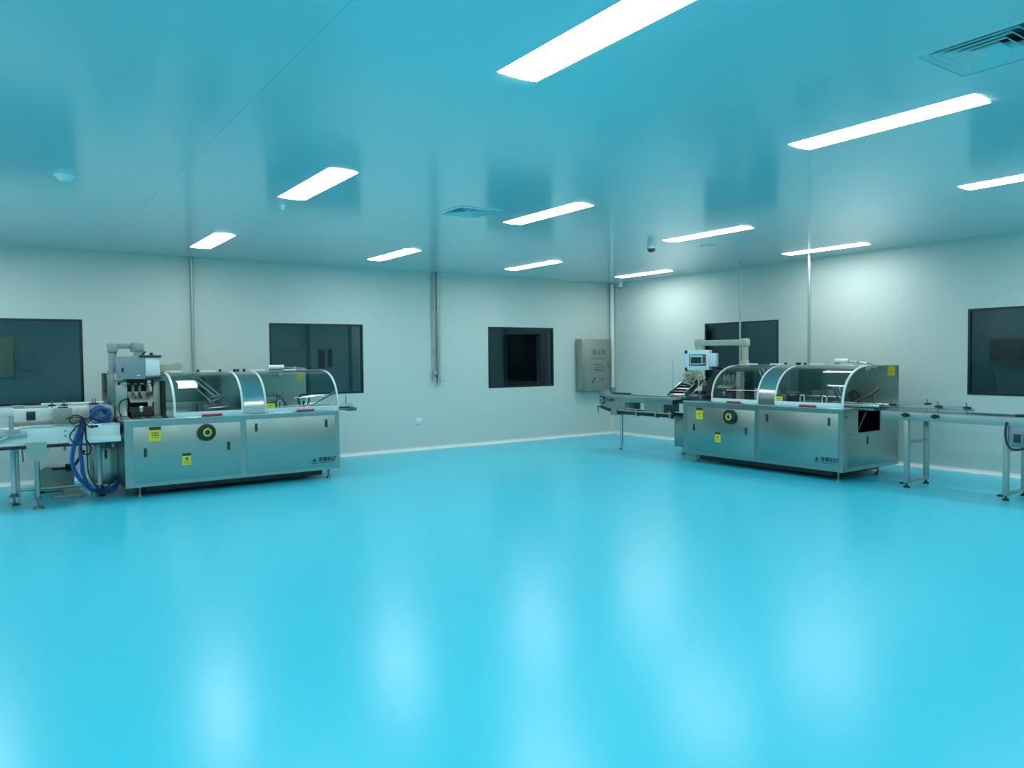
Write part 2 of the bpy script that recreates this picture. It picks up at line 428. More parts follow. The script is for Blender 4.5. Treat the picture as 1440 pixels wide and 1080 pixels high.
# ------------------------------------------------------------------ pipes, outlet, hydrant cabinet
def pipe(x, y, z0, z1, r, label, clips=()):
    t = thing('service_pipe', label, 'pipe', (x, y, z0), 0)
    MB().cyl((0, 0, 0), (0, 0, z1-z0), r, seg=14).build('tube', 'alu', t)
    MB().cyl((0, 0, z1-z0-0.015), (0, 0, z1-z0-0.001), r*1.5, seg=18).build('ceiling_flange', 'alu', t)
    for z in clips:
        MB().cyl((0, 0, z-z0-0.012), (0, 0, z-z0+0.012), r*1.25, seg=14).box(-0.008, 0.008, 0, -y-0.001, z-z0-0.01, z-z0+0.01).build('clip', 'alu', t)
    return t
pipe(-7.955, -0.05, 0.9, 3.0, 0.022, 'single steel service pipe on wall behind a cartoning machine', (2.4, 1.7))
pa = pipe(-4.085, -0.05, 1.30, 3.0, 0.016, 'thinner pipe of the twin pipes ending in valves', (2.4, 1.7))
pb = pipe(-4.015, -0.05, 1.22, 3.0, 0.022, 'thicker pipe of the twin pipes ending in valves', (2.4, 1.7))
for pr, hx in ((pa, -1), (pb, 1)):
    MB().cyl((0, 0, -0.10), (0, 0, 0.02), 0.026, seg=14).cyl((0, 0, -0.02), (0, 0, 0.03), 0.034, seg=8).build('valve_body', 'steel_bright', pr)
    MB().cyl((0, 0, -0.05), (0, -0.06, -0.05), 0.010, seg=10).box(-0.05 if hx < 0 else -0.02, 0.02 if hx < 0 else 0.07, -0.072, -0.058, -0.058, -0.042, 0.003).build('valve_handle', 'frame_black' if hx < 0 else 'steel_bright', pr)
    MB().cyl((0, 0, -0.14), (0, 0, -0.10), 0.016, 0.012, seg=12).build('nozzle', 'steel_bright', pr)
pipe(-0.64, -3.66, 0.0, 3.0, 0.016, 'thin steel pipe dropping from ceiling in front of a window')
pipe(-0.50, -4.78, 0.0, 3.0, 0.022, 'steel pipe dropping from ceiling behind the machine hood')
t = thing('hydrant_pipe', 'thick pale pipe running down the corner beside the hydrant cabinet', 'pipe', (-0.054, -0.075, 0.90))
MB().cyl((0, 0, 0), (0, 0, 2.1), 0.042, seg=20).build('tube', 'white_paint', t)
MB().cyl((0, 0, 2.08), (0, 0, 2.099), 0.07, seg=20).build('ceiling_flange', 'alu', t)
MB().cyl((0, 0, -0.03), (0, 0, 0.03), 0.047, seg=16).build('end_cap', 'alu', t)

t = thing('wall_outlet', 'small white wall outlet below the twin pipes', 'outlet', (-4.39, 0, 0.49))
MB().box(-0.05, 0.05, -0.012, 0, -0.05, 0.05, 0.003).build('plate', 'white_paint', t)
MB().box(-0.018, -0.010, -0.014, -0.011, -0.02, 0.0).box(0.010, 0.018, -0.014, -0.011, -0.02, 0.0).build('socket', 'ink_grey', t)

hy = thing('hydrant_cabinet', 'grey steel fire hydrant cabinet with lettering in the room corner', 'cabinet', (-0.95, 0, 0.89))
MB().box(0, 0.72, -0.20, -0.001, 0, 1.0, 0.006).build('body', 'cabinet_steel', hy)
dr = MB().box(0.04, 0.69, -0.212, -0.20, 0.04, 0.96, 0.004).build('door', 'cabinet_steel', hy)
MB().box(0.645, 0.665, -0.222, -0.211, 0.42, 0.54, 0.003).build('lock', 'steel_dark', dr)
text_part('lettering', '消火栓', 0.125, 'ink_grey', dr, at_front(0.41, -0.2130, 0.73), bold=0.001)
text_part('lettering', 'FIRE HYDRANT', 0.052, 'ink_grey', dr, at_front(0.41, -0.2130, 0.62))
b = MB()
for i, (x0, x1, z) in enumerate(((0.33, 0.54, 0.505), (0.36, 0.63, 0.455), (0.31, 0.335, 0.455), (0.34, 0.63, 0.41), (0.36, 0.60, 0.375))):
    b.box(x0-0.05, x1-0.05, -0.2135, -0.2118, z-0.007, z+0.007)
b.build('small_print', 'ink_grey', dr)
text_part('lettering', '119', 0.10, 'ink_grey', dr, at_front(0.47, -0.2130, 0.20))
b = MB().tube([(0.26, -0.213, 0.16), (0.275, -0.213, 0.20), (0.305, -0.213, 0.24)], 0.008, 6)
b.box(0.295, 0.325, -0.2145, -0.2118, 0.225, 0.25, 0.003).box(0.245, 0.275, -0.2145, -0.2118, 0.145, 0.17, 0.003)
b.build('phone_symbol', 'ink', dr)

# ------------------------------------------------------------------ cartoning machine
PROF = [(0.004, 0.895), (0.006, 0.95), (0.012, 1.02), (0.027, 1.08), (0.05, 1.14), (0.09, 1.205), (0.14, 1.26), (0.21, 1.313), (0.29, 1.352),
        (0.37, 1.377), (0.46, 1.392), (0.54, 1.398), (0.62, 1.40)]
LX, DY = 2.52, 1.25
def foot(parent, x, y, z=0.12, r=0.04):
    MB().cyl((x, y, 0.0), (x, y, 0.018), r, r*0.75, seg=16).cyl((x, y, 0.018), (x, y, z+0.0), 0.012, seg=10).cyl((x, y, z-0.03), (x, y, z-0.012), 0.02, seg=6).build('levelling_foot', 'steel_dark', parent)
def sticker(parent, x, z, w_, h_, kind, y=-0.009):
    o = MB().box(x-w_/2, x+w_/2, y, y+0.003, z-h_/2, z+h_/2).build('warning_sticker', 'yellow', parent)
    MB().box(x-w_/2, x+w_/2, y-0.0008, y+0.0005, z+h_*0.28, z+h_/2).build('dark_band', 'ink', o)
    s = MB()
    if kind == 0:
        s.torus((x-w_*0.13, y-0.001, z-h_*0.02), (0, 1, 0), w_*0.15, 0.0035, 16, 6).torus((x+w_*0.15, y-0.001, z-h_*0.02), (0, 1, 0), w_*0.15, 0.0035, 16, 6)
        s.box(x-w_*0.3, x+w_*0.3, y-0.0008, y+0.0005, z-h_*0.26, z-h_*0.235)
    elif kind == 1:
        s.tube([(x-w_*0.28, y-0.001, z-h_*0.05), (x, y-0.001, z-h_*0.08), (x+w_*0.2, y-0.001, z+h_*0.08)], 0.004, 6)
        s.box(x-w_*0.3, x+w_*0.3, y-0.0008, y+0.0005, z-h_*0.3, z-h_*0.275)
    else:
        s.prism([(x-w_*0.22, y-0.001, z-h_*0.05), (x+w_*0.22, y-0.001, z-h_*0.05), (x, y-0.001, z+h_*0.2)], (0, 0.0015, 0))
        for k in range(3): s.box(x-w_*0.32, x+w_*0.32, y-0.0008, y+0.0005, z-h_*(0.16+0.1*k), z-h_*(0.14+0.1*k))
    s.build('sticker_print', 'ink', o)

def cartoner(loc, rz, ext, label):
    m = thing('cartoning_machine', label, 'machine', loc, rz)
    # hollow base cabinet
    b = MB()
    b.box(0, LX, 0.0, 0.02, 0.12, 0.87).box(0, LX, DY-0.02, DY, 0.12, 0.87).box(0, LX, 0.02, DY-0.02, 0.12, 0.14)
    b.box(0, 0.02, 0.02, DY-0.02, 0.14, 0.87)
    b.grid_holes(0, 0.02, DY-0.02, 0.14, 0.87, LX-0.02, LX, [(0.32, 0.81, 0.58, 0.85)])
    b.build('base_cabinet', 'steel', m, smooth=False)
    b = MB().box(-ext, -0.002, 0.52, DY, 0.12, 0.62, 0.004); b.box(-ext*0.55, -0.06, 0.512, 0.52, 0.2, 0.58, 0.003)
    b.build('side_cabinet', 'steel', m)
    MB().box(-0.14, -0.115, 0.504, 0.514, 0.42, 0.52, 0.003).build('latch', 'ink', m)
    MB().box(-0.004, LX+0.004, -0.004, DY+0.002, 0.870, 0.888, 0.004).build('worktop', 'steel_bright', m)
    for x0, x1, z0, z1, sl in ((0.09, 1.26, 0.17, 0.80, ((0.21, 0.51), (1.12, 0.52))), (1.33, 2.46, 0.16, 0.82, ((1.45, 0.72), (2.34, 0.72)))):
        d = MB().box(x0, x1, -0.006, 0.001, z0, z1, 0.002).build('access_door', 'steel', m)
        for sx, sz in sl: MB().box(sx-0.017, sx+0.017, -0.012, -0.005, sz-0.05, sz+0.05, 0.004).build('latch', 'ink', d)
    d = MB().box(LX-0.001, LX+0.006, 0.10, 1.18, 0.17, 0.565, 0.002).build('access_door', 'steel', m)
    MB().box(LX+0.005, LX+0.012, 0.50, 0.53, 0.43, 0.53, 0.004).build('latch', 'ink', d)
    MB().cyl((LX+0.001, 0.06, 0.78), (LX+0.012, 0.06, 0.78), 0.014, seg=12).build('end_bolt', 'steel_dark', m)
    # things visible through the end opening
    MB().box(LX-0.24, LX-0.23, 0.56, 0.58, 0.14, 0.86).cyl((LX-0.18, 0.62, 0.58), (LX-0.16, 0.76, 0.80), 0.008, seg=8).build('inner_strut', 'steel_dark', m)
    # handwheel
    hw = MB().cyl((0.87, -0.055, 0.70), (0.87, -0.007, 0.70), 0.10, seg=40, bevel=0.008).build('handwheel', 'black', m)
    MB().cyl((0.87, -0.062, 0.70), (0.87, -0.054, 0.70), 0.030, seg=24).build('hub_plate', 'ink', hw)
    MB().torus((0.87, -0.058, 0.70), (0, 1, 0), 0.040, 0.010, 28, 8).build('dial_ring', 'lime', hw)
    MB().cyl((0.875, -0.075, 0.755), (0.875, -0.054, 0.755), 0.011, seg=12).build('crank_knob', 'steel_dark', hw)
    MB().cyl((0.87, -0.01, 0.70), (0.87, 0.0, 0.70), 0.045, seg=20).build('wheel_boss', 'steel_dark', hw)
    sticker(m, 0.315, 0.715, 0.125, 0.16, 0 if ext < 0.4 else 1)
    sticker(m, 0.645, 0.40, 0.095, 0.14, 2)
    # maker's lettering
    text_part('lettering', '佳德机械', 0.060, 'ink', m, at_front(2.345, -0.0075, 0.255), bold=0.0012)
    b = MB().box(2.25, 2.43, -0.0075, -0.0055, 0.213, 0.219); b.prism([(2.145, -0.0075, 0.235), (2.205, -0.0075, 0.235), (2.175, -0.0075, 0.285)], (0, 0.002, 0))
    b.box(2.125, 2.215, -0.0075, -0.0055, 0.213, 0.221)
    b.build('emblem', 'ink', m)
    for fx, fy in ((0.16, 0.12), (2.40, 0.10), (0.16, 1.05), (2.40, 0.98), (-ext+0.08, 0.64)): foot(m, fx, fy)
    MB().box(0.22, 2.32, 0.10, 1.15, 0.045, 0.118, 0.01).build('under_shade_block', 'black', m)  # black block added to deepen the shade under the machine
    # hood
    full = PROF+[(DY-0.004, 1.395)]
    MB().strip(full, 1.312, 1.558, 0.008).build('hood_band', 'steel_bright', m)
    MB().box(0.55, LX, DY-0.022, DY-0.004, 0.889, 1.385).build('back_panel', 'steel', m)
    for xa, xb in ((0.52, 1.310), (1.560, LX)):
        MB().box(xa, xb, 0.67, DY-0.002, 1.386, 1.398, 0.003).build('hood_top', 'hood_glass', m)
    for xa, xb in ((0.52, 1.310), (1.560, LX)):
        MB().box(xa, xb, 0.622, 0.668, 1.380, 1.404, 0.004).build('hinge_bar', 'alu', m)
    for i, (x0, x1) in enumerate(((0.52, 1.308), (1.562, LX))):
        d = MB().strip(PROF[1:], x0+0.004, x1-0.004, 0.006).build('hood_door', 'hood_glass', m)
        for xa in (x0, x1-0.024):
            pr = [(a-0.003, z+0.003) for a, z in PROF]
            MB().strip(pr, xa, xa+0.024, 0.016).build('door_rib', 'rib_white', d)
        MB().box(x0+0.024, x1-0.024, -0.006, 0.014, 0.889, 0.945, 0.003).build('door_sill', 'rib_white', d)
        cx = (x0+x1)/2 + (0.02 if i == 0 else 0.02)
        hd = MB().box(cx-0.115, cx+0.115, -0.045, -0.020, 0.885, 0.915, 0.010)
        hd.cyl((cx-0.08, -0.022, 0.90), (cx-0.08, -0.004, 0.90), 0.008, seg=8).cyl((cx+0.08, -0.022, 0.90), (cx+0.08, -0.004, 0.90), 0.008, seg=8)
        hd.build('door_handle', 'red', d)
    sticker(m, 1.635, 0.985, 0.10, 0.075, 1, y=-0.004)
    # sticker inside on the back panel top corner
    o = MB().box(2.39, 2.48, DY-0.028, DY-0.022, 1.255, 1.375).build('warning_sticker', 'yellow', m)
    MB().box(2.40, 2.47, DY-0.0295, DY-0.027, 1.30, 1.303).box(2.40, 2.47, DY-0.0295, DY-0.027, 1.28, 1.283).build('sticker_print', 'ink', o)
    # fittings on the hood top
    for x0, x1, d0, d1 in ((0.56, 0.74, 0.69, 0.75), (0.98, 1.16, 0.69, 0.75), (1.60, 1.78, 0.70, 0.76), (2.05, 2.20, 0.69, 0.75)):
        MB().box(x0, x1, d0, d1, 1.399, 1.418, 0.004).build('hood_lamp', 'white_lamp_cover', m)
    for x in (0.53, 0.95, 1.22, 1.40, 1.44, 1.52):
        MB().cyl((x, 0.72, 1.398), (x, 0.72, 1.432), 0.018, seg=12).build('knob', 'black', m)
    c = MB().cyl((1.88, 0.86, 1.442), (2.08, 0.84, 1.442), 0.036, seg=16, bevel=0.005).build('gas_strut', 'white_paint', m)
    MB().cyl((2.08, 0.84, 1.442), (2.36, 0.80, 1.425), 0.013, seg=10).build('strut_rod', 'steel_bright', c)
    MB().box(2.12, 2.38, 0.76, 0.88, 1.399, 1.415, 0.004).box(2.2, 2.24, 0.8, 0.84, 1.41, 1.45, 0.004).build('strut_mount', 'alu', c)
    # mechanisms inside hood 1
    b = MB().cyl((0.86, 0.70, 1.34), (1.12, 0.55, 1.08), 0.014, seg=10).cyl((0.80, 0.70, 1.32), (1.06, 0.55, 1.03), 0.010, seg=10).cyl((0.93, 0.70, 1.345), (1.17, 0.55, 1.10), 0.010, seg=10)
    b.build('guide_rod', 'alu', m)
    b = MB().box(-0.10, 0.10, -0.012, 0.012, -0.012, 0.012, 0.003, M=Matrix.Translation((1.12, 0.52, 1.06)) @ Matrix.Rotation(-0.45, 4, 'Y'))
    b.box(-0.05, 0.05, -0.012, 0.012, -0.012, 0.012, 0.003, M=Matrix.Translation((1.05, 0.52, 1.03)) @ Matrix.Rotation(0.9, 4, 'Y'))
    b.box(-0.09, 0.09, -0.012, 0.012, -0.010, 0.010, 0.003, M=Matrix.Translation((1.13, 0.50, 1.10)) @ Matrix.Rotation(-0.15, 4, 'Y'))
    b.build('transfer_arm', 'alu', m)
    MB().box(0.98, 1.30, 0.62, 0.90, 0.889, 1.00, 0.006).cyl((1.05, 0.60, 1.0), (1.05, 0.60, 1.14), 0.02, seg=12).cyl((1.2, 0.7, 1.0), (1.2, 0.7, 1.10), 0.035, seg=12).build('gear_box', 'steel_dark', m)
    MB().box(0.56, 1.30, 0.96, 1.00, 0.889, 1.02).build('inner_panel', 'steel_bright', m)
    MB().box(1.24, 1.26, 0.96, 1.2, 1.02, 1.38).box(1.10, 1.30, 1.0, 1.02, 1.02, 1.38).build('inner_column', 'steel_dark', m)
    # mechanisms inside hood 2
    for yy in (0.26, 0.56):
        MB().box(1.60, LX+0.30, yy-0.012, yy+0.012, 0.905, 0.935, 0.003).build('guide_rail', 'steel_bright', m)
    MB().box(1.60, LX+0.27, 0.275, 0.545, 0.889, 0.900).build('carrier_belt', 'black_rubber', m)
    for xx in (1.82, 2.13):
        MB().tube([(xx-0.03, 0.22, 0.90), (xx-0.03, 0.22, 0.99), (xx-0.018, 0.22, 1.02), (xx+0.018, 0.22, 1.02), (xx+0.03, 0.22, 0.99), (xx+0.03, 0.22, 0.90)], 0.009, 8, smooth=False).build('guide_bracket', 'white_paint', m)
    MB().cyl((2.28, 0.62, 1.0), (2.28, 0.66, 1.0), 0.016, seg=12).torus((2.28, 0.64, 1.0), (0, 1, 0), 0.075, 0.012, 28, 8).box(2.27, 2.29, 0.64, 0.66, 0.889, 1.0).build('guide_wheel', 'black', m)
    MB().cyl((2.36, 0.5, 0.94), (2.62, 0.5, 1.07), 0.010, seg=8).cyl((2.60, 0.5, 1.06), (2.68, 0.5, 1.12), 0.018, seg=10).build('ejector_lever', 'steel_dark', m)
    MB().box(1.62, 1.95, 0.72, 1.08, 0.889, 1.06, 0.01).build('folding_unit', 'steel_dark', m)
    MB().cyl((1.98, 0.78, 0.889), (1.98, 0.78, 1.10), 0.03, seg=16).cyl((1.98, 0.78, 1.09), (1.98, 0.78, 1.11), 0.09, seg=20).build('turntable', 'steel_bright', m)
    MB().box(-0.02, 0.02, -0.02, 0.02, 0, 0.22, 0.004, M=Matrix.Translation((2.08, 0.7, 0.889)) @ Matrix.Rotation(-0.45, 4, 'Y')).build('support_arm', 'steel_dark', m)
    MB().cyl((2.14, DY-0.03, 1.34), (2.14, DY-0.09, 1.34), 0.022, seg=12).build('sensor', 'white_plastic', m)
    MB().tube([(2.14, 1.16, 1.34), (2.24, 1.1, 1.37), (2.36, 1.0, 1.355), (2.42, 0.9, 1.385)], 0.006, 6).build('sensor_cable', 'white_plastic', m)
    # outfeed tongue
    MB().box(LX+0.006, LX+0.24, 0.24, 0.58, 0.862, 0.888, 0.004).build('outfeed_tongue', 'steel_dark', m)
    MB().cyl((LX+0.22, 0.30, 0.888), (LX+0.22, 0.30, 1.06), 0.008, seg=8).cyl((LX+0.17, 0.30, 0.935), (LX+0.30, 0.30, 0.935), 0.008, seg=8).build('stop_post', 'steel_dark', m)
    return m

m1 = cartoner((-9.12, -2.0, 0), 0.0, 0.25, 'stainless cartoning machine with clear hood beside the blue hoses')
MB().box(LX+0.241, LX+0.36, 0.26, 0.56, 0.845, 0.89, 0.006).build('end_roller_cover', 'green', m1)
m2 = cartoner((-2.0, -3.72, 0), -PI/2, 0.66, 'stainless cartoning machine with clear hood and touchscreen arm')

def magazine(m, side_mat):
    MB().box(0.0, 0.14, 0.68, 1.15, 0.889, 1.32, 0.006).build('magazine_side', side_mat, m)
    MB().box(0.42, 0.495, 0.66, 0.76, 0.889, 1.30, 0.005).build('magazine_side', 'beige_plate', m)
    MB().box(0.142, 0.418, 1.05, 1.09, 0.889, 1.32).build('magazine_back', 'black', m)
    b = MB().box(0.10, 0.48, 0.62, 0.70, 1.325, 1.36, 0.004)
    for k in range(4): b.box(0.16+k*0.08, 0.185+k*0.08, 0.64, 0.70, 1.24, 1.33, 0.003)
    b.build('magazine_bridge', 'black', m)
    for z, y in ((1.275, 0.70), (0.99, 0.66), (0.955, 0.63)):
        MB().cyl((0.143, y, z), (0.417, y, z), 0.007, seg=8).build('cross_rod', 'steel_bright', m)
    for x in (0.20, 0.27, 0.36):
        MB().box(x-0.014, x+0.014, 0.66, 0.72, 1.13, 1.26, 0.004).build('carton_finger', 'greygreen', m)
        MB().cyl((x+0.01, 0.60, 1.10), (x-0.005, 0.66, 1.16), 0.010, seg=8).build('suction_cup', 'steel_dark', m)
    MB().prism([(0.15, 0.56, 1.055), (0.15, 0.86, 1.16), (0.15, 0.86, 1.175), (0.15, 0.56, 1.075)], (0.28, 0, 0)).build('magazine_tray', 'beige_plate', m)
    MB().box(0.16, 0.40, 0.60, 1.0, 0.889, 0.985, 0.006).build('magazine_base', 'black', m)
    MB().box(0.25, 0.29, 0.575, 0.62, 0.94, 1.01, 0.004).build('clamp_block', 'steel_bright', m)
magazine(m1, 'steel')
magazine(m2, 'dark_plate')

# --- first machine: carton magazine, tower and swung control box
MB().cyl((0.05, 0.674, 1.28), (0.05, 0.681, 1.28), 0.018, seg=14).build('round_badge', 'ink', m1)
MB().box(0.09, 0.135, 0.676, 0.681, 1.27, 1.295).build('plate_label', 'white_paint', m1)
MB().tube([(0.14, 0.66, 1.10), (0.06, 0.655, 1.06), (0.04, 0.655, 0.97), (0.06, 0.66, 0.895)], 0.006, 6).build('cable_loop', 'black_rubber', m1)
tw = MB().box(-0.085, -0.004, 0.60, 1.10, 1.02, 1.405, 0.008).build('electrical_tower', 'steel_dark', m1)
MB().box(-0.07, -0.01, 0.66, 1.04, 0.62, 1.02, 0.004).build('tower_leg', 'steel_dark', tw)
MB().cyl((-0.11, 0.72, 1.22), (-0.085, 0.72, 1.22), 0.025, seg=16, bevel=0.005).build('stop_button', 'red', tw)
MB().box(0.505, 0.55, 0.62, 1.20, 0.889, 1.30).build('dark_gap_fill', 'black', m1)  # shade of the gap beside the hood put in as solid black
MB().prism([(0.46, 0.70, 1.41), (0.72, 0.70, 1.41), (0.78, 0.70, 1.47), (0.72, 0.70, 1.53), (0.62, 0.70, 1.50), (0.46, 0.70, 1.50)], (0, 0.25, 0)).build('duct_cover', 'arm_beige', m1)
MB().box(0.42, 0.54, 0.62, 1.20, 1.301, 1.40, 0.005).build('duct_base', 'panel_grey', m1)
# control arm of machine 1
a = MB().cyl((0.02, 0.92, 1.40), (0.02, 0.92, 1.43), 0.07, 0.06, seg=20).cyl((0.02, 0.92, 1.43), (0.02, 0.92, 1.66), 0.045, seg=18)
a.cyl((0.02, 0.92, 1.49), (0.02, 0.92, 1.50), 0.050, seg=18).cyl((0.02, 0.92, 1.565), (0.02, 0.92, 1.575), 0.050, seg=18)
a.box(-0.035, 0.075, 0.865, 0.975, 1.65, 1.77, 0.02, seg=3)
a.box(0.06, 0.24, 0.87, 0.97, 1.70, 1.768, 0.01)
a.box(0.22, 0.335, 0.64, 0.975, 1.66, 1.775, 0.02, seg=3)
a.cyl((0.275, 0.71, 1.60), (0.275, 0.71, 1.67), 0.055, seg=18)
a.build('control_arm', 'arm_grey', m1)
Mb = Matrix.Translation((0.26, 0.55, 1.47)) @ Matrix.Rotation(math.radians(-42), 4, 'Z')
cb = MB().box(-0.20, 0.17, -0.16, 0.14, -0.135, 0.135, 0.008, M=Mb).build('control_box', 'panel_grey', m1)
MB().box(0.168, 0.176, -0.15, 0.13, -0.10, 0.115, 0.004, M=Mb).build('lit_face_plate', 'panel_blue', cb)  # paler colour stands in for light falling on this face
MB().box(0.10, 0.19, -0.17, 0.15, 0.118, 0.145, 0.006, M=Mb).box(0.14, 0.178, -0.158, 0.138, -0.142, -0.115, 0.004, M=Mb).build('corner_trim', 'ink', cb)
MB().box(-0.12, -0.10, -0.172, -0.158, -0.05, 0.0, 0.004, M=Mb).build('lock', 'ink', cb)
MB().box(0.07, 0.11, -0.164, -0.158, -0.10, -0.085, M=Mb).build('label_plate', 'white_paint', cb)
MB().cyl(Mb @ Vector((0.1, -0.1, 0.145)), Mb @ Vector((0.16, -0.13, 0.185)), 0.010, seg=8).cyl(Mb @ Vector((0.12, 0.05, 0.14)), Mb @ Vector((0.12, 0.05, 0.175)), 0.018, seg=10).build('top_knob', 'black', cb)

# --- second machine: inclined magazine with cables, touchscreen on its arm
Mi = Matrix.Translation((-0.40, 0.33, 0.955)) @ Matrix.Rotation(0.50, 4, 'X')
for x in (-0.165, 0.145): MB().box(x, x+0.02, -0.02, 0.44, -0.03, 0.045, 0.004, M=Mi).build('magazine_side', 'steel', m2)
for k in range(5):
    MB().box(-0.144, 0.144, 0.02+k*0.085, 0.062+k*0.085, 0.0, 0.03, 0.005, M=Mi).build('ladder_rung', 'black' if k % 2 == 0 else 'steel', m2)
MB().box(-0.144, 0.144, -0.01, 0.43, -0.03, -0.012, M=Mi).build('magazine_tray', 'black', m2)
MB().box(-0.18, 0.18, -0.05, -0.022, -0.03, 0.025, 0.004, M=Mi).build('magazine_lip', 'steel_bright', m2)
b = MB().box(-0.44, -0.16, 0.56, 0.70, 0.621, 1.0, 0.006).cyl((-0.30, 0.40, 0.93), (-0.05, 0.40, 0.93), 0.035, seg=16).box(-0.22, 0.02, 0.38, 0.60, 0.89, 0.95, 0.004)
b.build('magazine_support', 'steel_dark', m2)
for x, z in ((-0.52, 0.925), (-0.40, 0.93), (-0.29, 0.925)):
    MB().cyl((x, 0.27, z), (x, 0.33, z), 0.018, seg=12).build('adjust_knob', 'steel_bright', m2)
MB().prism([(-0.52, 0.95, 0.63), (-0.01, 0.95, 0.63), (-0.01, 0.95, 1.24), (-0.24, 0.95, 1.24), (-0.46, 0.95, 1.10)], (0, 0.02, 0)).build('rear_plate', 'dark_plate', m2)
MB().prism([(-0.48, 0.60, 1.19), (-0.36, 0.58, 1.17), (-0.31, 0.59, 1.25), (-0.40, 0.60, 1.34), (-0.50, 0.60, 1.29)], (0, 0.10, 0)).build('sensor_head', 'greygreen', m2)
for k in range(11):
    rr = random.Random(k)
    c0 = Vector((-0.34+rr.uniform(-0.10, 0.12), 0.56+rr.uniform(-0.06, 0.10), 1.20+rr.uniform(-0.05, 0.08)))
    pts = []
    for i in range(9):
        an = i*PI/4+k; pts.append(c0+Vector((math.cos(an)*rr.uniform(0.07, 0.13), rr.uniform(-0.05, 0.05), math.sin(an)*rr.uniform(0.04, 0.09))))
    MB().tube(pts, 0.0085, 6).build('cable_loop', 'cable_cream', m2)
MB().tube([(-0.22, 0.52, 1.24), (-0.12, 0.48, 1.14), (-0.14, 0.44, 1.02), (-0.22, 0.42, 0.96)], 0.0085, 6).build('cable_loop', 'cable_cream', m2)
MB().tube([(-0.60, 0.42, 1.0), (-0.59, 0.42, 1.30), (-0.60, 0.42, 1.46), (-0.54, 0.42, 1.465)], 0.004, 6).build('wire_probe', 'steel_bright', m2)
for k in range(3):
    MB().tube([(-0.16+k*0.03, 0.34, 0.88), (-0.18+k*0.03, 0.32, 0.78), (-0.14+k*0.03, 0.33, 0.70), (-0.16+k*0.03, 0.36, 0.62)], 0.006, 6).build('hanging_cable', 'steel_dark', m2)
# arm
ax, ay = 0.52, 0.74
a = MB().cyl((ax, ay, 1.40), (ax, ay, 1.425), 0.085, 0.075, seg=22).cyl((ax, ay, 1.425), (ax, ay, 1.70), 0.048, seg=20)
a.cyl((ax, ay, 1.43), (ax, ay, 1.475), 0.062, 0.05, seg=20).cyl((ax, ay, 1.53), (ax, ay, 1.545), 0.054, seg=20).cyl((ax, ay, 1.60), (ax, ay, 1.612), 0.054, seg=20)
a.box(ax-0.06, ax+0.058, ay-0.06, ay+0.06, 1.66, 1.785, 0.028, seg=3)
a.build('control_arm', 'arm_beige', m2)
px_, py_ = -0.08, 0.46
dvec = Vector((px_-ax, py_-ay, 0)); ang = math.atan2(dvec.y, dvec.x)
Ma = Matrix.Translation((ax, ay, 0)) @ Matrix.Rotation(ang, 4, 'Z')
MB().box(0.05, dvec.length-0.04, -0.04, 0.04, 1.685, 1.77, 0.008, M=Ma).build('arm_beam', 'arm_beige', m2)
MB().box(dvec.length-0.07, dvec.length+0.075, -0.065, 0.065, 1.67, 1.785, 0.03, M=Ma, seg=3).cyl(Ma @ Vector((dvec.length, 0, 1.625)), Ma @ Vector((dvec.length, 0, 1.69)), 0.07, 0.062, seg=20).build('arm_elbow', 'arm_beige', m2)
Mp = Matrix.Translation((px_-0.02, py_, 1.475)) @ Matrix.Rotation(math.radians(28), 4, 'Z')
cb = MB().box(-0.16, 0.17, -0.10, 0.12, -0.15, 0.15, 0.012, M=Mp).box(-0.20, 0.27, -0.07, 0.09, -0.10, 0.10, 0.01, M=Mp).build('control_box', 'panel_blue', m2)
MB().box(-0.125, 0.125, -0.106, -0.099, -0.085, 0.085, 0.003, M=Mp).build('screen_bezel', 'ink', cb)
MB().box(-0.115, 0.075, -0.109, -0.105, -0.065, 0.075, M=Mp).build('screen_edge', 'screen_edge', cb)
MB().box(-0.10, 0.06, -0.111, -0.108, -0.05, 0.045, M=Mp).build('screen', 'screen', cb)
for z, mm in ((0.05, 'steel_dark'), (0.0, 'red'), (-0.05, 'steel_bright')):
    MB().cyl(Mp @ Vector((0.10, -0.118, z)), Mp @ Vector((0.10, -0.104, z)), 0.014, seg=12).build('push_button', mm, cb)
for x, z in ((-0.17, 0.12), (-0.17, -0.14)):
    MB().box(x-0.025, x+0.02, -0.10, -0.03, z-0.022, z+0.028, 0.008, M=Mp).build('corner_knob', 'black', cb)

# ------------------------------------------------------------------ infeed conveyor of the second machine
cv = thing('belt_conveyor', 'narrow steel belt conveyor on one leg beside the hydrant cabinet', 'conveyor', (-1.85, -1.72, 0), -PI/2)
L2 = 1.52
for y in (0.0, 0.33):
    b = MB().box(0.0, L2+0.13, y, y+0.012, 0.80, 0.885, 0.003).box(0.05, 0.62, y+0.001, y+0.011, 0.67, 0.80).box(1.05, L2-0.05, y+0.001, y+0.011, 0.67, 0.80)
    b.build('side_plate', 'steel', cv)
MB().box(0.06, L2+0.12, 0.014, 0.328, 0.862, 0.872).build('belt', 'steel_dark', cv)
for y in (-0.012, 0.342):
    MB().box(-0.04, L2+0.13, y, y+0.014, 0.885, 0.905, 0.003).build('guide_rail', 'steel_bright', cv)
MB().box(-0.10, 0.35, 0.36, 0.40, 0.905, 0.925, 0.003).build('end_bar', 'black', cv)
pl = MB().cyl((0.07, -0.016, 0.815), (0.07, 0.35, 0.815), 0.066, seg=28).build('end_roller', 'black_rubber', cv)
MB().cyl((0.07, -0.022, 0.815), (0.07, -0.015, 0.815), 0.052, seg=28).build('roller_cap', 'alu', pl)
MB().cyl((0.07, -0.05, 0.815), (0.07, -0.02, 0.815), 0.016, seg=12).box(0.07, 0.30, -0.04, -0.02, 0.795, 0.835, 0.005).build('tension_bar', 'steel_dark', pl)
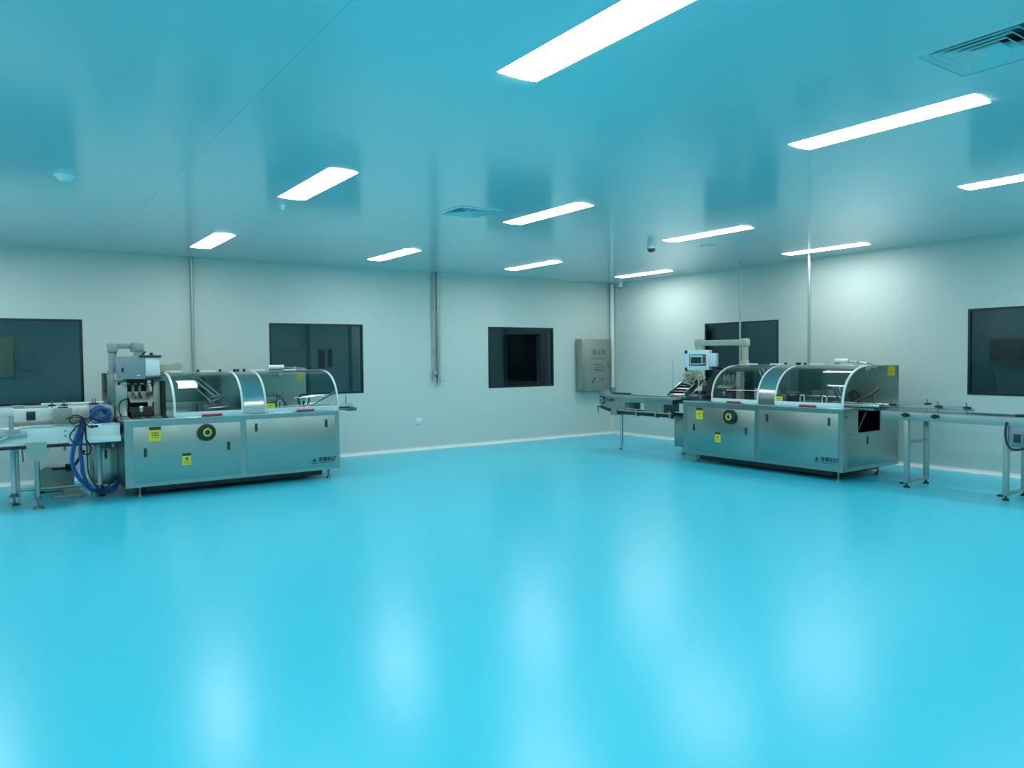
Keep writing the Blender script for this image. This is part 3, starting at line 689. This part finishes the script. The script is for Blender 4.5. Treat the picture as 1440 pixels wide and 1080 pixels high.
MB().box(0.30, L2+0.14, -0.004, 0.024, 0.60, 0.655, 0.003).box(0.30, L2+0.14, 0.318, 0.345, 0.60, 0.655, 0.003).build('lower_rail', 'black', cv)
MB().box(0.0, 0.33, -0.004, 0.024, -0.025, 0.025, 0.003, M=Matrix.Translation((0.02, 0, 0.70)) @ Matrix.Rotation(0.20, 4, 'Y')).build('sloped_rail', 'black', cv)
MB().box(0.30, L2+0.12, -0.006, 0.0, 0.655, 0.672).build('edge_strip', 'steel_bright', cv)
for x in (0.42, 0.88, 1.30, 1.60):
    MB().box(x-0.012, x+0.012, -0.016, -0.003, 0.585, 0.70, 0.002).box(x-0.03, x+0.05, -0.02, 0.03, 0.585, 0.597).build('rail_clip', 'alu', cv)
MB().box(0.28, 0.40, -0.012, 0.345, 0.575, 0.66, 0.004).build('leg_bracket', 'steel', cv)
MB().cyl((0.35, 0.17, 0.06), (0.35, 0.17, 0.60), 0.028, seg=18).build('leg', 'steel_bright', cv)
MB().cyl((0.35, 0.17, 0.02), (0.35, 0.17, 0.10), 0.012, seg=10).cyl((0.35, 0.17, 0.0), (0.35, 0.17, 0.022), 0.06, 0.035, seg=20).build('levelling_foot', 'steel_bright', cv)
MB().box(1.28, 1.40, 0.012, 0.33, 0.66, 0.80, 0.003).build('cross_plate', 'alu', cv)
MB().box(-0.14, -0.045, 0.10, 0.36, 0.66, 0.90, 0.02).build('end_guard', 'hood_glass', cv)
MB().cyl((-0.10, 0.05, 0.60), (-0.10, 0.05, 0.70), 0.008, seg=8).cyl((-0.12, 0.05, 0.69), (-0.02, 0.05, 0.71), 0.008, seg=8).build('tension_pin', 'ink', cv)

# ------------------------------------------------------------------ outfeed conveyor of the second machine
ov = thing('outfeed_conveyor', 'long aluminium conveyor table below the window at the machine outfeed', 'conveyor', (-1.74, -6.56, 0), -PI/2)
OL = 1.95
for y in (0.0, 0.44): MB().box(0.0, OL, y, y+0.04, 0.775, 0.86, 0.004).build('side_beam', 'alu', ov)
MB().box(0.01, OL-0.01, 0.042, 0.438, 0.845, 0.868).build('belt', 'steel_dark', ov)
MB().box(0.0, OL, 0.015, 0.03, 0.86, 0.872).build('edge_strip', 'steel_bright', ov)
for x in (0.27, 1.30):
    for y in (-0.004, 0.434):
        lg = MB().box(x, x+0.05, y, y+0.05, 0.05, 0.775, 0.004).build('leg', 'alu', ov)
        foot_ = MB().cyl((x+0.025, y+0.025, 0.0), (x+0.025, y+0.025, 0.022), 0.036, 0.026, seg=16).cyl((x+0.025, y+0.025, 0.02), (x+0.025, y+0.025, 0.06), 0.010, seg=8)
        foot_.box(x-0.05, x+0.0, y, y+0.05, 0.035, 0.055, 0.004)
        foot_.build('levelling_foot', 'black_rubber', lg)
    MB().box(x+0.01, x+0.04, 0.046, 0.434, 0.05, 0.08).build('cross_bar', 'alu', ov)
    MB().box(x+0.015, x+0.035, 0.046, 0.434, 0.50, 0.53).build('cross_bar', 'alu', ov)
for (y, x0, x1) in ((0.10, -0.02, 0.98), (0.38, -0.02, 0.75)):
    MB().box(x0, x1, y, y+0.012, 0.905, 0.935, 0.003).build('guide_rail', 'alu', ov)
for (x, y) in ((0.10, 0.05), (0.32, 0.42), (0.62, 0.05), (0.92, 0.05)):
    c = MB().cyl((x, y, 0.868), (x, y, 1.0), 0.007, seg=8).build('clamp_post', 'steel_dark', ov)
    MB().box(x-0.03, x+0.03, y-0.015, y+0.05, 0.93, 0.955, 0.006).build('clamp_knob', 'black', c)
for x in (0.29, 0.62):
    MB().cyl((x, -0.03, 0.835), (x, 0.0, 0.835), 0.026, seg=14).box(x-0.045, x+0.045, -0.022, -0.002, 0.822, 0.848, 0.006).build('side_knob', 'black', ov)
MB().box(1.40, 1.49, -0.03, 0.0, 0.60, 0.72, 0.006).box(1.36, 1.70, 0.0, 0.03, 0.56, 0.775, 0.004).build('speed_controller', 'panel_grey', ov)
MB().box(1.41, 1.48, -0.036, -0.029, 0.615, 0.705, 0.004).build('controller_face', 'ink', ov)
MB().tube([(1.34, -0.02, 0.82), (1.335, -0.03, 0.70), (1.36, -0.035, 0.58), (1.43, -0.035, 0.54), (1.52, -0.03, 0.57), (1.60, -0.02, 0.66)], 0.010, 8).build('power_cable', 'black_rubber', ov)
MB().box(1.40, 1.56, 0.02, 0.10, 0.87, 0.90, 0.01).build('end_cover', 'black', ov)

# ------------------------------------------------------------------ infeed line of the first machine
ic = thing('infeed_conveyor', 'white sided infeed conveyor on tubular legs at the blue hoses', 'conveyor', (-10.75, -1.93, 0))
IL = 1.60
MB().box(0.0, IL, 0.0, 0.015, 0.70, 0.845, 0.003).build('front_side_plate', 'white_plastic', ic)
MB().box(0.0, IL, 0.36, 0.375, 0.70, 0.845, 0.003).build('rear_side_plate', 'white_plastic', ic)
MB().box(0.0, IL, 0.016, 0.359, 0.82, 0.832).build('belt', 'alu', ic)
MB().box(1.10, IL, -0.05, -0.001, 0.655, 0.72, 0.004).box(0.0, 1.10, -0.02, -0.001, 0.668, 0.70, 0.003).build('lower_ledge', 'white_plastic', ic)
MB().box(0.0, IL, -0.056, 0.37, 0.636, 0.652).build('lower_rail', 'frame_black', ic)
MB().box(0.0, IL, -0.005, 0.02, 0.845, 0.857, 0.003).build('top_edge', 'steel_bright', ic)
for x in (1.07, 1.16):
    for z in (0.745, 0.80): MB().cyl((x, -0.006, z), (x, 0.0, z), 0.010, seg=10).build('bolt', 'steel_dark', ic)
for x in (0.28, 0.62, 0.74, 1.06, 1.52):
    MB().box(x-0.012, x+0.012, -0.018, 0.012, 0.59, 0.65, 0.003).build('rail_clip', 'steel_dark', ic)
MB().box(1.44, 1.58, 0.0, 0.10, 0.58, 0.65, 0.004).build('end_bracket', 'ink', ic)
for (x, y, r, zt) in ((0.60, 0.35, 0.026, 0.66), (0.80, -0.06, 0.022, 0.56), (1.43, 0.40, 0.026, 0.66)):
    lg = MB().cyl((x, y, 0.10), (x, y, zt), r, seg=16).build('leg', 'alu_light' if r > 0.023 else 'steel', ic)
    MB().cyl((x, y, 0.02), (x, y, 0.12), 0.012, seg=10).cyl((x, y, 0.0), (x, y, 0.022), 0.06, 0.04, seg=18).cyl((x, y, 0.10), (x, y, 0.13), r*1.25, seg=16).build('levelling_foot', 'steel_dark', lg)
    if x != 0.80: MB().cyl((x, y, 0.085), (x, y, 0.105), 0.045, seg=16).build('lock_nut', 'steel_dark', lg)
b = MB().prism([(0.71, -0.09, 0.70), (0.89, -0.09, 0.70), (0.89, -0.09, 0.55), (0.84, -0.09, 0.51), (0.76, -0.09, 0.51), (0.71, -0.09, 0.55)], (0, 0.06, 0))
b.box(0.68, 0.92, -0.085, -0.06, 0.60, 0.635)
b.build('leg_bracket', 'greygreen', ic)
MB().cyl((0.62, 0.375, 0.15), (1.42, 0.41, 0.135), 0.016, seg=12).build('lower_stretcher', 'alu', ic)
MB().box(0.2, 0.72, -0.055, -0.022, 0.765, 0.815, 0.006).cyl((0.585, -0.04, 0.76), (0.585, -0.04, 0.99), 0.022, seg=12).box(0.54, 0.66, -0.06, -0.02, 0.81, 0.85, 0.006).cyl((0.46, -0.04, 0.815), (0.46, -0.04, 0.885), 0.008, seg=8).build('guide_clamp', 'alu', ic)
MB().tube([(0.0, -0.07, 0.71), (0.25, -0.07, 0.70), (0.42, -0.06, 0.72), (0.55, -0.05, 0.77)], 0.016, 10).build('guide_tube', 'alu', ic)
MB().cyl((0.68, -0.03, 0.50), (0.67, -0.03, 0.66), 0.007, seg=8).build('hanging_rod', 'steel_dark', ic)

fd = thing('product_feeder', 'white and grey product feeder mounted behind the infeed conveyor', 'feeder', (-10.75, -1.53, 0))
MB().box(0.0, 1.36, 0.0, 0.30, 0.875, 1.035, 0.004).build('feeder_body', 'white_plastic', fd)
for x, y in ((0.645, 0.20), (1.33, 0.05)): MB().cyl((x, y, 0.0), (x, y, 0.875), 0.016, seg=12).build('feeder_leg', 'alu_light', fd)
MB().box(0.0, 0.62, -0.006, 0.0, 0.955, 1.05, 0.002).build('cover_plate', 'white_paint', fd)
d = MB().box(0.62, 0.86, -0.012, 0.0, 0.885, 1.03, 0.003).build('display_frame', 'white_paint', fd)
MB().box(0.735, 0.82, -0.018, -0.011, 0.905, 1.005, 0.003).build('display', 'screen', d)
MB().box(0.60, 1.30, -0.03, -0.0005, 0.852, 0.90, 0.004).build('tray_rail', 'greygreen', fd)
bx_ = MB().box(0.985, 1.165, -0.10, -0.031, 0.86, 1.03, 0.006).build('junction_box', 'greygreen', fd)
MB().box(1.03, 1.13, -0.09, -0.04, 1.028, 1.045, 0.004).build('box_latch', 'ink', bx_)
MB().box(1.34, 1.55, -0.02, 0.02, 0.875, 1.05, 0.005).box(1.45, 1.56, -0.16, -0.06, 0.87, 1.04, 0.005).build('end_plate', 'greygreen', fd)
MB().box(0.88, 1.50, 0.06, 0.10, 1.065, 1.085, 0.004).build('guide_bar', 'white_paint', fd)
MB().box(0.0, 0.95, 0.04, 0.12, 1.036, 1.05, 0.003).build('chain_guide', 'panel_grey', fd)
for x in (0.98, 1.10, 1.38, 1.41):
    c = MB().cyl((x, 0.05, 1.03), (x, 0.05, 1.12), 0.007, seg=8).build('clamp_post', 'steel_dark', fd)
    MB().box(x-0.035, x+0.035, 0.025, 0.06, 1.05, 1.068, 0.004).build('clamp_knob', 'ink', c)
MB().box(1.22, 1.30, -0.07, -0.02, 0.885, 1.02, 0.004).build('sensor_block', 'beige_plate', fd)
MB().box(0.05, 0.30, 0.05, 0.2, 1.05, 1.07, 0.005).box(0.6, 0.72, 0.06, 0.16, 1.05, 1.07, 0.008).build('carrier_flight', 'greygreen', fd)

# hoses and cables
hs = thing('air_hose', 'coiled blue air hose hung on the product feeder', 'hose', (-9.325, -1.725, 0.965))
for k in range(10):
    rr = random.Random(40+k); pts = []
    for i in range(12):
        an = i*2*PI/12; R_ = 0.045+0.011*(k % 6)+rr.uniform(-0.014, 0.014)
        pts.append((math.cos(an)*R_*1.1+rr.uniform(-0.008, 0.008), -0.04-0.009*k+0.015*math.sin(an+k), math.sin(an)*R_-0.01))
    MB().tube(pts, 0.008, 7, closed=True).build('coil', 'blue_hose', hs)
h2 = thing('blue_hose_bundle', 'blue air hoses hanging from the feeder down to the floor', 'hose', (-9.55, -2.02, 0.0))
runs = [[(0.02, 0.02, 0.93), (-0.02, 0, 0.80), (-0.07, 0, 0.64), (-0.09, 0.0, 0.46), (-0.04, 0.04, 0.30), (0.08, 0.14, 0.14), (0.18, 0.35, 0.075), (0.34, 0.41, 0.09), (0.42, 0.45, 0.17)],
        [(0.04, 0.02, 0.92), (0.01, 0, 0.78), (-0.01, 0, 0.60), (0.0, 0.0, 0.44), (0.02, 0.05, 0.30), (0.12, 0.16, 0.12), (0.22, 0.36, 0.06), (0.36, 0.42, 0.07), (0.42, 0.46, 0.16)],
        [(0.03, 0.03, 0.93), (-0.0, 0.015, 0.79), (-0.05, 0.015, 0.62), (-0.07, 0.015, 0.46), (-0.02, 0.05, 0.31), (0.10, 0.16, 0.15), (0.20, 0.37, 0.09), (0.35, 0.41, 0.11), (0.42, 0.46, 0.19)],
        [(0.05, 0.03, 0.93), (0.03, 0.015, 0.79), (0.01, 0.015, 0.62), (0.02, 0.015, 0.46), (0.04, 0.06, 0.30), (0.11, 0.18, 0.14), (0.21, 0.38, 0.045), (0.36, 0.42, 0.05), (0.42, 0.45, 0.14)]]
for q in runs: MB().tube(q, 0.011, 8).build('hose', 'blue_hose', h2)
h3 = thing('black_cable_bundle', 'tangled black cables hanging beside the blue air hoses', 'cable', (-9.55, -2.05, 0.0))
for q in ([(-0.13, 0.02, 0.94), (-0.04, 0, 0.95), (0.05, 0, 0.93), (0.10, 0.0, 0.95), (0.16, 0.10, 1.0)],
          [(0.03, 0, 0.93), (-0.06, -0.01, 0.88), (-0.10, -0.01, 0.92), (-0.06, -0.01, 0.97), (0.03, -0.01, 0.94), (0.04, -0.01, 0.84), (0.05, -0.01, 0.70)],
          [(0.03, 0, 0.90), (-0.06, -0.01, 0.82), (-0.10, -0.01, 0.74), (-0.05, -0.01, 0.68), (0.01, -0.01, 0.76), (0.04, -0.01, 0.86), (0.05, 0, 0.94)],
          [(0.04, 0, 0.90), (0.05, -0.01, 0.72), (0.10, -0.01, 0.62), (0.07, -0.01, 0.54), (0.01, -0.01, 0.57), (0.0, -0.01, 0.66)],
          [(0.05, 0, 0.93), (0.055, -0.005, 0.70), (0.06, -0.005, 0.50), (0.07, 0.03, 0.34), (0.13, 0.10, 0.20), (0.22, 0.28, 0.10), (0.40, 0.46, 0.20)],
          [(0.05, 0, 0.88), (0.10, -0.01, 0.83), (0.15, -0.01, 0.845), (0.16, -0.01, 0.85)]):
    MB().tube(q, 0.007, 7).build('cable', 'black_rubber', h3)
MB().box(0.09, 0.17, -0.03, 0.0, 0.83, 0.855, 0.006).build('plug', 'ink', h3)

# things standing under the conveyor
gu = thing('sloped_chute', 'grey-green sloped metal chute on floor under the infeed conveyor', 'chute', (-10.06, -0.95, 0))
MB().prism([(0.12, 0, 0.03), (0.53, 0, 0.03), (0.53, 0, 0.28), (0.24, 0, 0.31), (0.17, 0, 0.27)], (0, 0.30, 0)).build('chute_body', 'greygreen', gu)
for x in (0.2, 0.5): MB().cyl((x, 0.15, 0.0), (x, 0.15, 0.035), 0.03, seg=14).build('chute_foot', 'black_rubber', gu)
MB().box(0.30, 0.50, -0.05, -0.02, 0.27, 0.30, 0.004).box(-0.12, 0.12, -0.05, -0.02, -0.015, 0.015, 0.004, M=Matrix.Translation((0.58, 0, 0.38)) @ Matrix.Rotation(-1.0, 4, 'Y')).box(0.44, 0.52, -0.05, 0.0, 0.25, 0.33).build('chute_lever', 'ink', gu)
fp = thing('foot_pedal', 'flat grey foot pedal on floor under the infeed conveyor', 'pedal', (-9.77, -1.46, 0))
MB().box(0.0, 0.30, 0.0, 0.20, 0.0, 0.035, 0.006).build('pedal_base', 'panel_grey', fp)
MB().prism([(0.10, 0.02, 0.036), (0.10, 0.18, 0.036), (0.10, 0.18, 0.085), (0.10, 0.02, 0.05)], (0.16, 0, 0)).build('pedal_plate', 'greygreen', fp)
